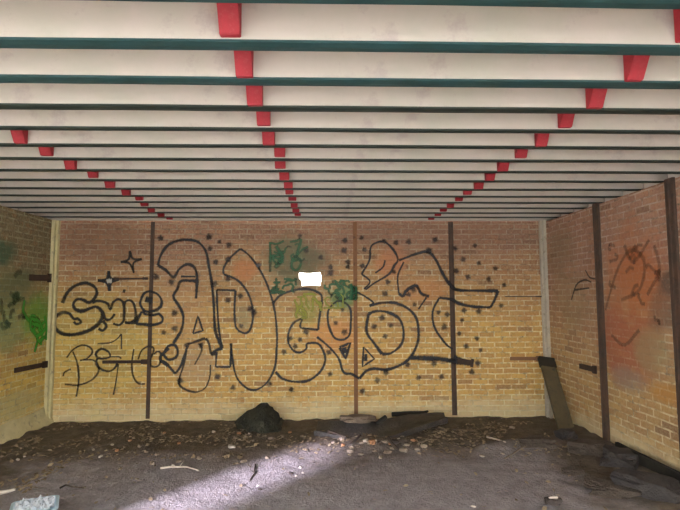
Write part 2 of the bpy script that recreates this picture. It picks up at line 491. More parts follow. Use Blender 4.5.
def strip_mesh(k):
    T = TK(k)
    bm = bmesh.new()
    n = 24; L0, L1 = XL - 0.105, XR + 0.105
    rings = []
    for i in range(n + 1):
        x = L0 + (L1 - L0) * i / n
        j = 0.0025 * noise.noise(Vector((x * 1.4, k * 7.3, 0)))
        rings.append([bm.verts.new((x, dy, dz + j)) for dy, dz in ((-T / 2 - 0.002, 0.003), (-T / 2 - 0.002, 0.0135), (T / 2 + 0.002, 0.0135), (T / 2 + 0.002, 0.003), (0, 0.0))])
    for a, b2 in zip(rings, rings[1:]):
        for q in range(5): bm.faces.new((a[q], a[(q + 1) % 5], b2[(q + 1) % 5], b2[q]))
    bm.faces.new(rings[0]); bm.faces.new(rings[-1])
    return bm


KMAX = 14
for k in range(-7, KMAX + 1):
    yc = joist_far(k) - TK(k) / 2
    o = empty('ceiling_joist', (0, yc, CEIL))
    n_ = KMAX + 1 - k
    where = ords[n_] + ' joist out from the back brick wall' if n_ > 1 else 'nearest joist to the back brick wall'
    tag(o, 'white ceiling joist with dark green underside, ' + where, 'ceiling joist', 'ceiling joists')
    obj('joist_beam', joist_mesh(k), M['white_paint'], o)
    s = obj('painted_underside', strip_mesh(k), M['green_paint'] if k < 3 else M['black_paint'], o); s['label'] = 'dark green painted underside'
# plate on top of the back wall
bm = bmesh.new(); box(bm, XL - 0.108, XR + 0.108, D - 0.07, D - 0.004, CEIL + 0.0, CEIL + 0.2)
tag(recenter(obj('wall_plate', bm, M['white_paint'])), 'pale timber plate where the ceiling meets the top of the back brick wall', 'timber plate')

MID = [231, 245, 255.5, 264, 269, 280, 280.5, 284.5, 288.5, 289.5, 292.5, 294.3, 296, 297.8]
RGT = [684, 632, 593, 564, 540, 520, 502, 489, 478, 467, 458.5, 450, 443, 437.5, 431]
LFT = [None, None, None, None, 22, 48, 72, 94, 111, 127, 140, 145, 152, 161.5, 170]
proto = None
for row, xs, vis in (('left', LFT, 0), ('middle', MID, 0), ('right', RGT, 0)):
    for g, px in enumerate(xs):
        if px is None: continue
        yf = (joist_far(g + 1) - TK(g + 1)) if g < 14 else D - 0.07      # near face of the joist behind the block
        z = CEIL + 0.02
        # pixel row where the bottom of the block shows
        X = None
        py = 100.0
        for _ in range(12):
            p = on_y(px, py, yf)
            py -= (z - p.z) * F / yf
        X = on_y(px, py, yf).x
        rr = random.Random(row + str(g))
        if proto is None:
            bm = bmesh.new(); box(bm, -0.040, 0.040, -0.13, 0.0, 0.0, 0.165)
            for v in bm.verts:
                if v.co.z < 0.05 and v.co.y < -0.05: v.co.y = -0.028       # tapers towards its foot
            bmesh.ops.bevel(bm, geom=list(bm.edges), offset=0.003, segments=2, affect='EDGES')
            o = proto = obj('red_block', bm, M['red_paint'])
        else:
            o = proto.copy(); C.objects.link(o)
        lift = 0.006 + (0.014 if rr.random() < 0.4 else 0.0)
        o.location = (X, yf + 0.001, CEIL + lift)
        o.scale = (1.0 + 0.12 * (rr.random() - 0.5), 0.95 + 0.1 * rr.random(), 1)
        n_ = 15 - g
        tag(o, 'red painted block in the %s row under the ceiling, %s the back wall' % (row, ords[n_] + ' out from' if n_ > 1 else 'the closest to'), 'block', 'red blocks of the %s row' % row)

# ------------------------------------------------------------------ wall posts
def post(name, px, side, w, mat, label, group=None, proud=0.014):
    """flat steel strip standing against a wall, with a foot plate and fixing bolts"""
    root = None
    if side == 'back':
        x = on_y(px, 320, D).x
        root = empty(name, (x, D, 0.02)); root.rotation_euler = (0, 0, 0)
    elif side == 'right':
        y = on_x(px, 320, XR).y
        root = empty(name, (XR, y, 0.02)); root.rotation_euler = (0, 0, -math.pi / 2)
    H = CEIL - 0.03
    bm = bmesh.new(); box(bm, -w / 2, w / 2, -proud, -0.002, 0, H, 0.003)
    box(bm, -0.006, 0.006, -proud - 0.012, -proud + 0.002, 0.05, H - 0.01)
    obj('steel_strip', bm, mat, root)
    for z in (0.35, 0.95, 1.6, 2.25):
        bm = bmesh.new()
        r = bmesh.ops.create_cone(bm, cap_ends=True, segments=6, radius1=0.008, radius2=0.007, depth=0.01, matrix=Matrix.Translation((w * 0.33, -proud - 0.004, z)) @ Matrix.Rotation(math.pi / 2, 4, 'X'))
        obj('fixing_bolt', bm, mat, root)
    tag(root, label, 'wall post', group)
    return root


post('wall_post', 150.5, 'back', 0.050, M['rust'], 'dark rusty steel post on the back wall crossing the small tag letters', 'steel wall posts')
post('wall_post', 355.5, 'back', 0.052, M['rust_orange'], 'orange-rusted steel post on the back wall, between the big painted O and D', 'steel wall posts')
post('wall_post', 452.5, 'back', 0.066, M['rust'], 'dark steel post on the back wall crossing the rightmost painted letter', 'steel wall posts')
post('wall_post', 602.5, 'right', 0.10, M['rust'], 'brown steel post in the middle of the right brick wall', 'steel wall posts', 0.03)
post('wall_post', 679.5, 'right', 0.10, M['rust'], 'dark steel post at the right edge of the view on the right wall', 'steel wall posts', 0.03)
for nm, x, s, mt, lb in (('corner_post', XL, 1, 'pale_conc', 'pale yellowish concrete post in the left back corner, green paint on it'), ('corner_post', XR, -1, 'pale_grey', 'pale grey concrete post in the right back corner behind the plank')):
    bm = bmesh.new()
    xa, xb = sorted((x + s * 0.001, x + s * 0.066))
    box(bm, xa, xb, D - 0.055, D - 0.001, -0.02, CEIL - 0.002, 0.006)
    xa, xb = sorted((x + s * 0.001, x + s * 0.04))
    box(bm, xa, xb, D - 0.10, D - 0.053, -0.02, CEIL - 0.002, 0.006)
    tag(recenter(obj(nm, bm, M[mt])), lb, 'corner post', 'concrete corner posts')


# ------------------------------------------------------------------ steel ties
def tie(p0, p1, th, label, mat='tie_rust', normal=Vector((0, -1, 0))):
    bm = bmesh.new()
    d = (p1 - p0); L = d.length; d.normalize()
    up = normal.cross(d).normalized()
    def q(a, u, n): return p0 + d * a + up * u + normal * n
    for (a0, a1, hh, nn) in ((0, L, th / 2, 0.022), (L * 0.86, L, th * 0.75, 0.03)):
        vs = [bm.verts.new(q(a, u, n)) for a in (a0, a1) for u in (-hh, hh) for n in (0.0, nn)]
        for f in ((0, 1, 3, 2), (4, 6, 7, 5), (0, 4, 5, 1), (2, 3, 7, 6), (0, 2, 6, 4), (1, 5, 7, 3)):
            bm.faces.new([vs[i] for i in f])
    tag(recenter(obj('steel_tie', bm, M[mat])), label, 'steel tie', 'steel ties let into the walls')


tie(on_y(103, 362, D), on_y(148, 361.5, D), 0.038, 'dark steel tie crossing the lower small tag left of the first post')
tie(on_y(115, 279.0, D), on_y(148, 278.5, D), 0.022, 'thin dark steel tie beside the painted stars, upper left of the back wall')
tie(on_y(456, 360.5, D), on_y(473, 363.0, D), 0.07, 'short black steel tie right of the rightmost back wall post')
tie(on_y(510, 358.5, D), on_y(540, 358.5, D), 0.045, 'reddish brown timber tie left of the leaning plank', 'rust_orange')
tie(on_x(14, 370.5, XL + 0.002), on_x(46, 364, XL + 0.002), 0.055, 'dark steel tie low on the left brick wall', 'tie_rust', Vector((1, 0, 0)))
tie(on_x(29, 277.5, XL + 0.002), on_x(50, 278, XL + 0.002), 0.075, 'red-brown steel tie high on the left brick wall', 'tie_rust', Vector((1, 0, 0)))
tie(on_x(581, 366, XR - 0.002), on_x(597, 370, XR - 0.002), 0.055, 'dark steel tie left of the post on the right wall', 'tie_rust', Vector((-1, 0, 0)))
tie(on_y(505, 296.5, D), on_y(541, 296.5, D), 0.012, 'very thin dark strip high on the back wall near the right corner')

# ------------------------------------------------------------------ graffiti
POSTX = [on_y(p, 320, D).x for p in (150.5, 355.5, 452.5)]


def catmull(pts, n=6):
    if len(pts) < 3: 
        return [pts[0].lerp(pts[-1], i / 6) for i in range(7)]
    closed = (pts[0] - pts[-1]).length < 1e-3
    P_ = ([pts[-2]] + pts + [pts[1]]) if closed else ([pts[0] * 2 - pts[1]] + pts + [pts[-1] * 2 - pts[-2]])
    out = []
    for i in range(1, len(P_) - 2):
        a, b2, c, d = P_[i - 1:i + 3]
        for k in range(n):
            t = k / n
            out.append(0.5 * ((2 * b2) + (c - a) * t + (2 * a - 5 * b2 + 4 * c - d) * t * t + (3 * b2 - a - 3 * c + d) * t ** 3))
    out.append(P_[-2])
    return out


def surf(side, u, v, lift):
    """u, v on a wall -> point just proud of it (and over the posts)"""
    if side == 'back':
        off = 0.003 + lift
        for xp in POSTX:
            if abs(u - xp) < 0.040: off = 0.029 + lift
        return Vector((u, D - off, v))
    if side == 'left': return Vector((XL + 0.003 + lift, u, v))
    return Vector((XR - 0.003 - lift, u, v))


def px_uv(side, x, y):
    p = on_y(x, y, D) if side == 'back' else on_x(x, y, XL if side == 'left' else XR)
    return Vector((p.x if side == 'back' else p.y, p.z))


def ribbon(bm, pts, w, side='back', lift=0.0, straight=False):
    """one brush stroke in wall coordinates"""
    uvl = bm.loops.layers.uv.verify()
    if straight:
        c = []
        for a, b2 in zip(pts, pts[1:]): c += [a.lerp(b2, i / 4) for i in range(4)]
        c.append(pts[-1])
    else: c = catmull(pts)
    n = len(c); rows = []
    for i, p in enumerate(c):
        t = c[min(i + 1, n - 1)] - c[max(i - 1, 0)]
        if t.length < 1e-6: t = Vector((1, 0))
        t.normalize(); nn = Vector((-t.y, t.x))
        ww = 2.15 * w * (0.85 + 0.35 * noise.noise(Vector((p.x * 6, p.y * 6, w * 50))))
        rows.append([(bm.verts.new(surf(side, *(p + nn * ww * s), lift)), abs(s)) for s in (-0.85, -0.4, 0, 0.4, 0.85)])
    for a, b2 in zip(rows, rows[1:]):
        for k in range(4):
            q = [a[k], a[k + 1], b2[k + 1], b2[k]]
            try: f = bm.faces.new([v for v, _ in q])
            except ValueError: continue
            for l, (_, s) in zip(f.loops, q): l[uvl].uv = (0, 1 - s / 0.85)


LIFT = [0.0]


def strokes(name, lines, w, mat, parent=None, side='back', straight=False):
    bm = bmesh.new()
    for ln in lines:
        ww = w
        if isinstance(ln, tuple): ww, ln = ln
        LIFT[0] += 0.00002
        ribbon(bm, [px_uv(side, x, y) for x, y in ln], ww, side, LIFT[0], straight)
    me = bpy.data.meshes.new(name)
    bm.to_mesh(me); bm.free(); me.materials.append(mat)
    me.uv_layers[0].name = 'uv'
    o = bpy.data.objects.new(name, me); C.objects.link(o)
    if parent: o.parent = parent
    return o


def blot(bm, x, y, r, side='back', rnd=random):
    uvl = bm.loops.layers.uv.verify()
    c = px_uv(side, x, y)
    LIFT[0] += 0.00001
    mid = bm.verts.new(surf(side, c.x, c.y, LIFT[0] + 0.001)); n = 14
    ph = rnd.random() * 6; lob = rnd.choice((3, 4, 5))
    ring = [bm.verts.new(surf(side, c.x + r * math.cos(a) * (1 + 0.14 * math.cos(lob * a + ph)), c.y + r * math.sin(a) * (1 + 0.14 * math.cos(lob * a + ph)), LIFT[0] + 0.001)) for a in [2 * math.pi * k / n for k in range(n)]]
    for k in range(n):
        f = bm.faces.new((mid, ring[k], ring[(k + 1) % n]))
        for l, v in zip(f.loops, (1.0, 0.0, 0.0)): l[uvl].uv = (0, v)


W = 0.0205
# big outlined piece: one thing, each letter a part
piece = empty('graffiti_piece', (on_y(320, 330, D).x, D, 1.0))
def letter(lines, name='painted_letter', label=None, w=W, mat='black_spray', **k):
    o = strokes(name, lines, w, M[mat], None, **k)
    o.data.transform(Matrix.Translation(-piece.location)); o.parent = piece
    if label: o['label'] = label
    return o


letter([[(157.8, 265.3), (160.8, 255.5), (167.6, 245.7), (177.5, 240.8), (189.2, 239.8), (199, 242.7), (205.9, 251.6), (208.8, 265.3), (211.8, 283), (213.7, 302.5), (215, 328), (218.5, 340), (222.5, 348.2)],
        [(222.5, 348.2), (217, 350), (211, 354)],
        [(157.8, 265.3), (165.7, 270), (173.5, 277), (179.4, 269), (187, 264.3), (194, 267), (197, 275), (196.7, 288.8), (196, 298.6)],
        [(196, 281), (181.4, 281), (177.5, 288.8), (173.5, 296.7), (179.4, 306.5), (183.3, 316.3), (181.4, 330), (173.5, 343.3)],
        (0.013, [(181, 276.5), (195.5, 276.5)])], label='outlined letter A')
letter([[(193, 333.5), (198, 316), (203, 330.6), (193, 333.5)]], w=0.014, name='letter_triangle', straight=True)
letter([[(216.7, 289.8), (217.6, 310), (219, 330), (222, 346)], [(216.7, 289.8), (235.5, 290.4)],
        [(235.5, 290.4), (234.5, 309.5), (235.5, 325.2), (239.4, 331), (246.3, 333), (251.2, 327), (253, 313.4), (250, 297.7), (243.3, 286), (235.5, 279), (223.7, 274.2)],
        [(223.7, 274.2), (223.7, 268.3), (229.6, 258.5), (240.4, 248.7)],
        [(240.4, 248.7), (249.2, 255.6), (259, 268.3), (266.9, 284), (272.7, 301.7), (275.7, 317.4), (277, 335), (276.7, 349), (274.7, 368), (266.9, 382.5), (257, 389.4), (247.3, 388.4), (237.5, 378.6), (233.5, 365), (230.6, 343.3)]],
       w=0.0155, label='outlined letter U')
letter([[(216.7, 352), (215.7, 366.9)], [(215.7, 366.9), (230.4, 366.9)], [(230.4, 366.9), (231.4, 343.3)]], name='letter_box', w=0.016, label='small purple black painted box')
letter([[(273, 303.5), (279.8, 295.7), (291.6, 290.8), (305.3, 288.8), (317, 291.8), (322, 297.6), (320, 313.3), (318, 330)],
        [(318, 330), (308, 328.6), (300.4, 327), (302.4, 318)],
        [(302.4, 318), (293.5, 323), (288.6, 333), (288.6, 342.7), (293.5, 350.6), (300.4, 352.5), (306.3, 348.6), (307.3, 343.7), (318, 343.7), (323.9, 352.5), (324.9, 362.4), (319, 373), (308, 380.6), (294.3, 381.6), (282.5, 378.6), (275.7, 371.8)]],
       w=0.017, label='outlined letter C')
letter([[(328.8, 309.4), (336.7, 301.6), (344.5, 302.5), (350.4, 309.4), (350.8, 323), (349.4, 335), (342.5, 339.8), (334.7, 337.8), (329.8, 329), (327.8, 319.2), (328.8, 309.4)],
        [(317, 336.9), (328.8, 346.7), (338.6, 358.4), (343.5, 372), (352, 374), (359.6, 378.4)],
        (0.014, [(353.7, 290.7), (363.5, 295.6), (373.3, 302.5), (369.4, 305.4)])], w=0.016, label='outlined letter O')
letter([[(339.6, 347.6), (350.4, 342.7), (345.5, 358.4), (339.6, 347.6)], (0.03, [(344, 347.5), (345.5, 353)])], w=0.018, name='letter_triangle', straight=True)
letter([[(363.5, 347), (374.3, 358.8), (362.5, 366.7), (363.5, 347)], (0.02, [(366, 354), (365.5, 361)])], w=0.014, name='letter_triangle', straight=True)
letter([[(368.4, 313.7), (366.5, 331.4), (374, 343), (382, 354)], [(382, 354), (391, 353), (400.8, 345), (403.7, 333.3), (399.8, 319.6), (389, 312.7), (377.3, 311), (368.4, 313.7)],
        [(369.4, 305.9), (381, 303), (395, 303), (406.7, 307.8), (415.5, 316.7), (418.4, 329.4), (417.5, 343), (410.6, 356.9), (400.8, 364.7), (387, 369.6), (373.3, 368.6), (365.5, 371.6), (359.6, 378.4)]],
       label='outlined letter D')
letter([(0.03, [(410.6, 357.6), (425, 358.2), (440, 358.8), (453, 361), (472.7, 364)]), (0.035, [(453, 357), (462, 361), (472, 364)])], name='painted_bar', label='thick black painted bar')
letter([[(361.6, 274), (369.4, 260.3), (370.4, 248.5), (374.3, 243.6), (384, 241.7), (393, 249.5), (397.8, 259.3), (394, 266), (389, 274), (373.3, 283.8), (365.5, 289.7)],
        (0.012, [(375.3, 273), (383, 267), (385, 260.3)]), (0.012, [(361.6, 274), (370, 281.5), (364, 289)])], w=0.0165, name='painted_loop', label='painted loop over the D')
letter([[(398.8, 260.3), (406.7, 257.4), (414.5, 254.4), (427.6, 251.8), (435.5, 259.4), (441.4, 271.2), (449.2, 284), (457, 289.8), (475, 290.6), (498, 290.8)],
        [(498, 290.8), (494.5, 300), (490.4, 307.5)], [(490.4, 307.5), (472.7, 306.5), (459, 303.5), (451.2, 299.6), (439.4, 297.6)],
        (0.014, [(403.7, 262), (397.8, 276), (398.8, 293.6)]), [(398.8, 293.6), (402.7, 296), (406, 291), (410.6, 287.7), (416.5, 285.8), (421.4, 293.6), (429, 296.6)],
        (0.012, [(426.3, 297.5), (418.4, 309.3)]),
        (0.014, [(439.4, 297.6), (433.5, 308.4), (432.5, 318), (435.5, 329.6), (445.3, 343.3), (452, 349)])], w=0.022, label='outlined letter T')
SPOTS = [(161, 238), (209, 237), (219.6, 241.8), (229, 245), (210, 248.6), (215.7, 262), (228, 259), (171.6, 282), (214.7, 284), (228, 279), (174.5, 313), (156, 277), (163.7, 332.5), (175, 328.6),
         (217.6, 376.7), (233, 387.5), (180, 380.6), (187, 345), (201, 345), (259, 265.4), (240.4, 296), (250, 308.5), (254, 312.5), (241, 326), (291.4, 389.4), (270, 383.5), (290.4, 338.4),
         (295.3, 346.3), (300, 339.4), (306, 331.6), (342.5, 309.4), (335.7, 323), (344.5, 332), (328.8, 352.5), (330, 374), (361.6, 237.7), (384, 241), (408.6, 241.7), (435, 239.7), (396, 242.6),
         (344, 250.5), (364.5, 249.5), (362.5, 266), (347.8, 267), (394, 272), (388, 282), (385, 293.6), (413.5, 289.7), (408.6, 294.6), (414.5, 304.4), (429, 250.5), (382, 317.6), (391, 325.5),
         (385, 336.3), (374, 326.5), (407.6, 364.7), (386, 372.5), (377.3, 380.4), (362.5, 391), (418.4, 377.5), (434, 363.7), (463, 259.4), (478.6, 263.3), (495.3, 268.2), (467.8, 277), (488.4, 279),
         (504, 285), (455, 248.6), (456, 271), (464, 310.4), (478.6, 311.4), (501, 305.5), (462, 320), (438.4, 312.4), (447, 314.3), (444.3, 327), (474.7, 245.7), (459, 333.5), (476.7, 338.4),
         (466, 346.3), (480.6, 350.2), (477.6, 363), (471.8, 371.8), (441.4, 376.7), (306, 250.5), (320.8, 257.4), (330.6, 267), (348, 262), (345, 240.5), (330.6, 273), (228, 300), (300, 236), (284, 352)]
rs = random.Random(5)
for i, (x, y) in enumerate(SPOTS[:98]):
    bm = bmesh.new(); blot(bm, x, y, rs.uniform(0.052, 0.080), rnd=rs)
    me = bpy.data.meshes.new('paint_spot'); bm.to_mesh(me); bm.free(); me.materials.append(M['spot_spray']); me.uv_layers[0].name = 'uv'
    me.transform(Matrix.Translation(-piece.location))
    o = bpy.data.objects.new('paint_spot', me); C.objects.link(o); o.parent = piece
tag(piece, 'large graffiti of black outlined bubble letters and dark spots on the back wall', 'graffiti')


def tagthing(name, parts, label, side='back'):
    c = on_y(*parts[0][1][0][0], D) if side == 'back' else on_x(*parts[0][1][0][0], XL if side == 'left' else XR)
    root = empty(name, c)
    for (pn, lines, w, mat) in parts:
        o = strokes(pn, lines, w, M[mat], None, side)
        o.data.transform(Matrix.Translation(-c)); o.parent = root
    tag(root, label, 'graffiti')
    return root


S = [(62.5, 303), (67.3, 293), (75, 286), (86, 283), (94.7, 287), (97, 293), (94, 299.3), (89, 302.5), (83.7, 300), (77.5, 299.3), (73.5, 304), (76, 309.5), (83, 311), (90.8, 308), (97, 307), (102.5, 312.5),
     (101, 320.6), (94, 327.7), (81.8, 333), (67.7, 334.7), (58, 331), (54.4, 324), (56, 317), (62.4, 312.7), (69.4, 313.5), (73.9, 318.8), (78, 318.8), (81, 322.4), (76.5, 324), (74, 321.5)]
tagthing('graffiti_tag', [
    ('painted_letter', [S], 0.024, 'brown_spray'),
    ('painted_letter', [[(92.4, 302.5), (98, 301), (103.3, 301.7), (108, 304), (110.4, 309), (112.5, 304), (114, 301.6), (118.8, 299.2), (123.5, 303), (124.3, 311.8), (123.5, 321), (118.8, 325), (113.3, 323.5)],
                        [(103, 313), (106.3, 319.6), (111, 318.8), (115, 314)], [(103, 320.6), (106.5, 326), (103, 330.3), (98.6, 328.6)]], 0.020, 'brown_spray'),
    ('painted_letter', [[(123.5, 305.5), (126.7, 300.8), (131.4, 300.8), (134.5, 305.5), (136, 315), (134.5, 320.4), (129.8, 322.7), (125, 322)], [(125, 322.7), (138, 322.7)], (0.03, [(123, 290.6), (125.5, 291.4)])], 0.019, 'brown_spray'),
    ('painted_letter', [[(140.8, 300.8), (144, 293.7), (150.2, 291.4), (158, 294.5), (162, 301.6), (159.6, 307.8), (153.3, 311), (145.5, 311), (140.8, 305.5), (140.8, 300.8)],
                        [(142.4, 311.8), (138.4, 318), (137.6, 323.5), (145.5, 324.3), (151.8, 325), (161, 322.7), (162.7, 318), (158.8, 314), (153.3, 315), (145.5, 314), (142.4, 311.8)],
                        (0.05, [(145.5, 299), (149.0, 300), (153, 301)])], 0.020, 'black_spray'),
], 'small dark bubble letter tag reading Smie, upper left of the back wall')


def star(cx, cy, t, r, b_, l):
    k = 0.2
    def cc(p, q): return (cx + ((p[0] - cx) + (q[0] - cx)) * k, cy + ((p[1] - cy) + (q[1] - cy)) * k)
    return [[t, cc(t, r), r], [r, cc(r, b_), b_], [b_, cc(b_, l), l], [l, cc(l, t), t]]


tagthing('painted_star', [('star_outline', star(109, 281, (108.8, 271), (119, 279), (109.6, 291), (98, 280.5)), 0.019, 'black_spray'), ('star_centre', [[(107, 281.5), (109, 281), (112, 281)]], 0.03, 'white_spray')],
         'four-pointed painted star with white centre above the small tag')
tagthing('painted_star', [('star_outline', star(131, 261, (130, 251), (142, 259), (134, 273), (121, 262)), 0.013, 'brown_spray')],
         'faint four-pointed painted star between the white-centred star and the post')
tagthing('graffiti_tag', [
    ('painted_letter', [[(66.8, 357.7), (73, 349.8), (81.8, 345.3), (89.8, 347), (92.4, 352.4), (87, 358.6), (80, 360.4)], [(73, 351.5), (77.4, 363), (79, 375.4), (78.3, 386), (76.5, 396.6)],
                        [(83.6, 359.5), (94.2, 360.4), (98.6, 366.5), (97.7, 373.6), (90.6, 380.7), (78.3, 385), (65, 384.2)], [(63.3, 376), (65, 372), (71, 369)]], 0.013, 'thin_spray'),
    ('painted_letter', [[(98.6, 358.6), (96, 354), (101, 348.9), (108.3, 351.5), (110, 356.8), (103, 358.6), (97.7, 358.6), (96.8, 364.8), (103, 370), (110, 371), (115.4, 367.4), (118, 361)]], 0.016, 'brown_spray'),
    ('painted_letter', [[(97.7, 343.6), (110, 342.7), (117, 339), (121.6, 333.9)], [(121.6, 333.9), (121.6, 349)], [(110, 356.8), (118.9, 356.8), (121.5, 358.6)], [(118.5, 364), (116.3, 380.7), (113.6, 394.8)]], 0.012, 'thin_spray'),
    ('painted_letter', [[(134, 349), (132, 363), (133, 375), (138, 383), (145, 384)], [(138.2, 359.4), (141.8, 350.6), (148.8, 346.2), (154, 348.8), (151.5, 359.4), (152.4, 366.5), (159.4, 364.7), (161.2, 354), (157.7, 351.5), (154, 354)]], 0.014, 'thin_spray'),
    ('painted_letter', [[(164.7, 352.4), (168.3, 346.2), (175.3, 345.3), (178, 352.4), (175.3, 357.7), (168.3, 359.4), (163, 354)], [(160, 361), (166, 363), (175.3, 373.6)], [(175.3, 373.6), (180.6, 366.5), (184.2, 357), (187.7, 345.3)], [(169, 348), (160, 358), (168, 366)]], 0.019, 'black_spray'),
    ('painted_letter', [[(187.7, 345.3), (184.2, 363), (178.9, 380.6), (180.6, 386), (187.7, 390.3), (196.5, 392), (205.3, 387.7), (209.8, 377), (210.6, 364.7)],
                        (0.018, [(187.7, 344.4), (205.3, 338.2)]), (0.018, [(206, 338.2), (208.9, 343), (211.5, 354), (216, 354)]), (0.012, [(200, 343.5), (201.8, 350.6), (194.7, 364.7)])], 0.013, 'thin_spray'),
], 'lower small tag in thin brown loops under the Smie tag, starting with a B')


def scribble(rs, cx, cy, rx, ry, n=4):
    out = []
    for _ in range(n):
        x, y = cx + rs.uniform(-rx, rx), cy + rs.uniform(-ry, ry); a = rs.uniform(0, 6.28); ln = [(x, y)]
        for _ in range(rs.randint(3, 6)):
            a += rs.uniform(-1.4, 1.4); x += 3.6 * math.cos(a); y += 3.6 * math.sin(a)
            x = max(cx - rx, min(cx + rx, x)); y = max(cy - ry, min(cy + ry, y))
            ln.append((x, y))
        out.append(ln)
    return out


rs = random.Random(3)
tagthing('graffiti_scribble', [
    ('painted_strokes', [[(270, 242), (270.5, 256), (270, 272)], [(271, 243), (277, 244), (284, 241)], [(271, 256), (278, 255), (284, 252)], [(290, 242), (296, 241), (301, 240), (298, 250), (296, 258)],
                         [(292, 262), (296, 257), (301, 263), (297, 270), (292, 268), (292, 262)], (0.03, [(276, 246), (282, 258), (275, 268)])], 0.02, 'green_spray'),
    ('painted_strokes', scribble(rs, 283, 286, 13, 7, 9), 0.017, 'green_spray'), ('painted_strokes', scribble(rs, 340, 290, 16, 9, 16), 0.019, 'green_spray'), ('painted_strokes', scribble(rs, 290, 258, 18, 14, 8), 0.015, 'green_spray'),
    ('painted_strokes', scribble(rs, 308, 306, 13, 12, 12), 0.018, 'lime_spray'), ('painted_strokes', scribble(rs, 333, 298, 10, 10, 5), 0.013, 'lime_spray'),
    ('painted_blob', [[(350, 284), (352, 290), (351, 300)]], 0.04, 'green_spray')],
    'green scribbled letters and leafy marks around the hole in the back wall')
tagthing('graffiti_scribble', [
    ('painted_strokes', [[(24, 300), (23, 312), (30, 322), (38, 326), (46, 320)], [(36, 318), (42, 330), (40, 345)], [(30, 328), (37, 338), (34, 352)], [(44, 316), (46, 326), (45, 336), (38, 342)]] + scribble(rs, 38, 328, 8, 12, 7), 0.03, 'bright_green_spray'),
    ('painted_strokes', scribble(rs, 12, 300, 11, 28, 9), 0.03, 'sage_spray')],
    'bright green spray scribble on the left wall running to the corner', 'left')
tagthing('graffiti_scribble', [
    ('painted_strokes', [[(606, 310), (618, 270), (632, 250), (645, 262), (640, 290), (622, 300)], [(625, 245), (634, 262), (650, 240)], [(655, 245), (660, 270), (648, 295)], [(612, 335), (625, 345), (640, 330)]] + scribble(rs, 635, 285, 25, 40, 12), 0.022, 'rust_spray')],
    'faded rust red graffiti scribble on the right wall beyond the brown post', 'right')
tagthing('graffiti_scribble', [
    ('painted_strokes', [[(572, 300), (577, 285), (585, 280), (592, 282)], [(575, 290), (590, 288)], [(586, 270), (590, 277), (596, 279)]], 0.012, 'thin_spray')],
    'small faint dark scribble on the right wall between corner and brown post', 'right')


# ------------------------------------------------------------------ rubble on the floor
def rock_bm(sx, sy, sz, seed, sub=2, jag=0.35):
    bm = bmesh.new(); bmesh.ops.create_icosphere(bm, subdivisions=sub, radius=1.0)
    for v in bm.verts:
        f = 1 + jag * noise.noise(v.co * 1.3 + Vector((seed * 3.1, 0, 0))) + jag * 0.4 * noise.noise(v.co * 3.5 + Vector((seed, 5, 0)))
        c = v.co * f
        c = Vector([max(-0.78, min(0.78, q)) for q in c])
        v.co = Vector((c.x * sx, c.y * sy, c.z * sz))
    return bm


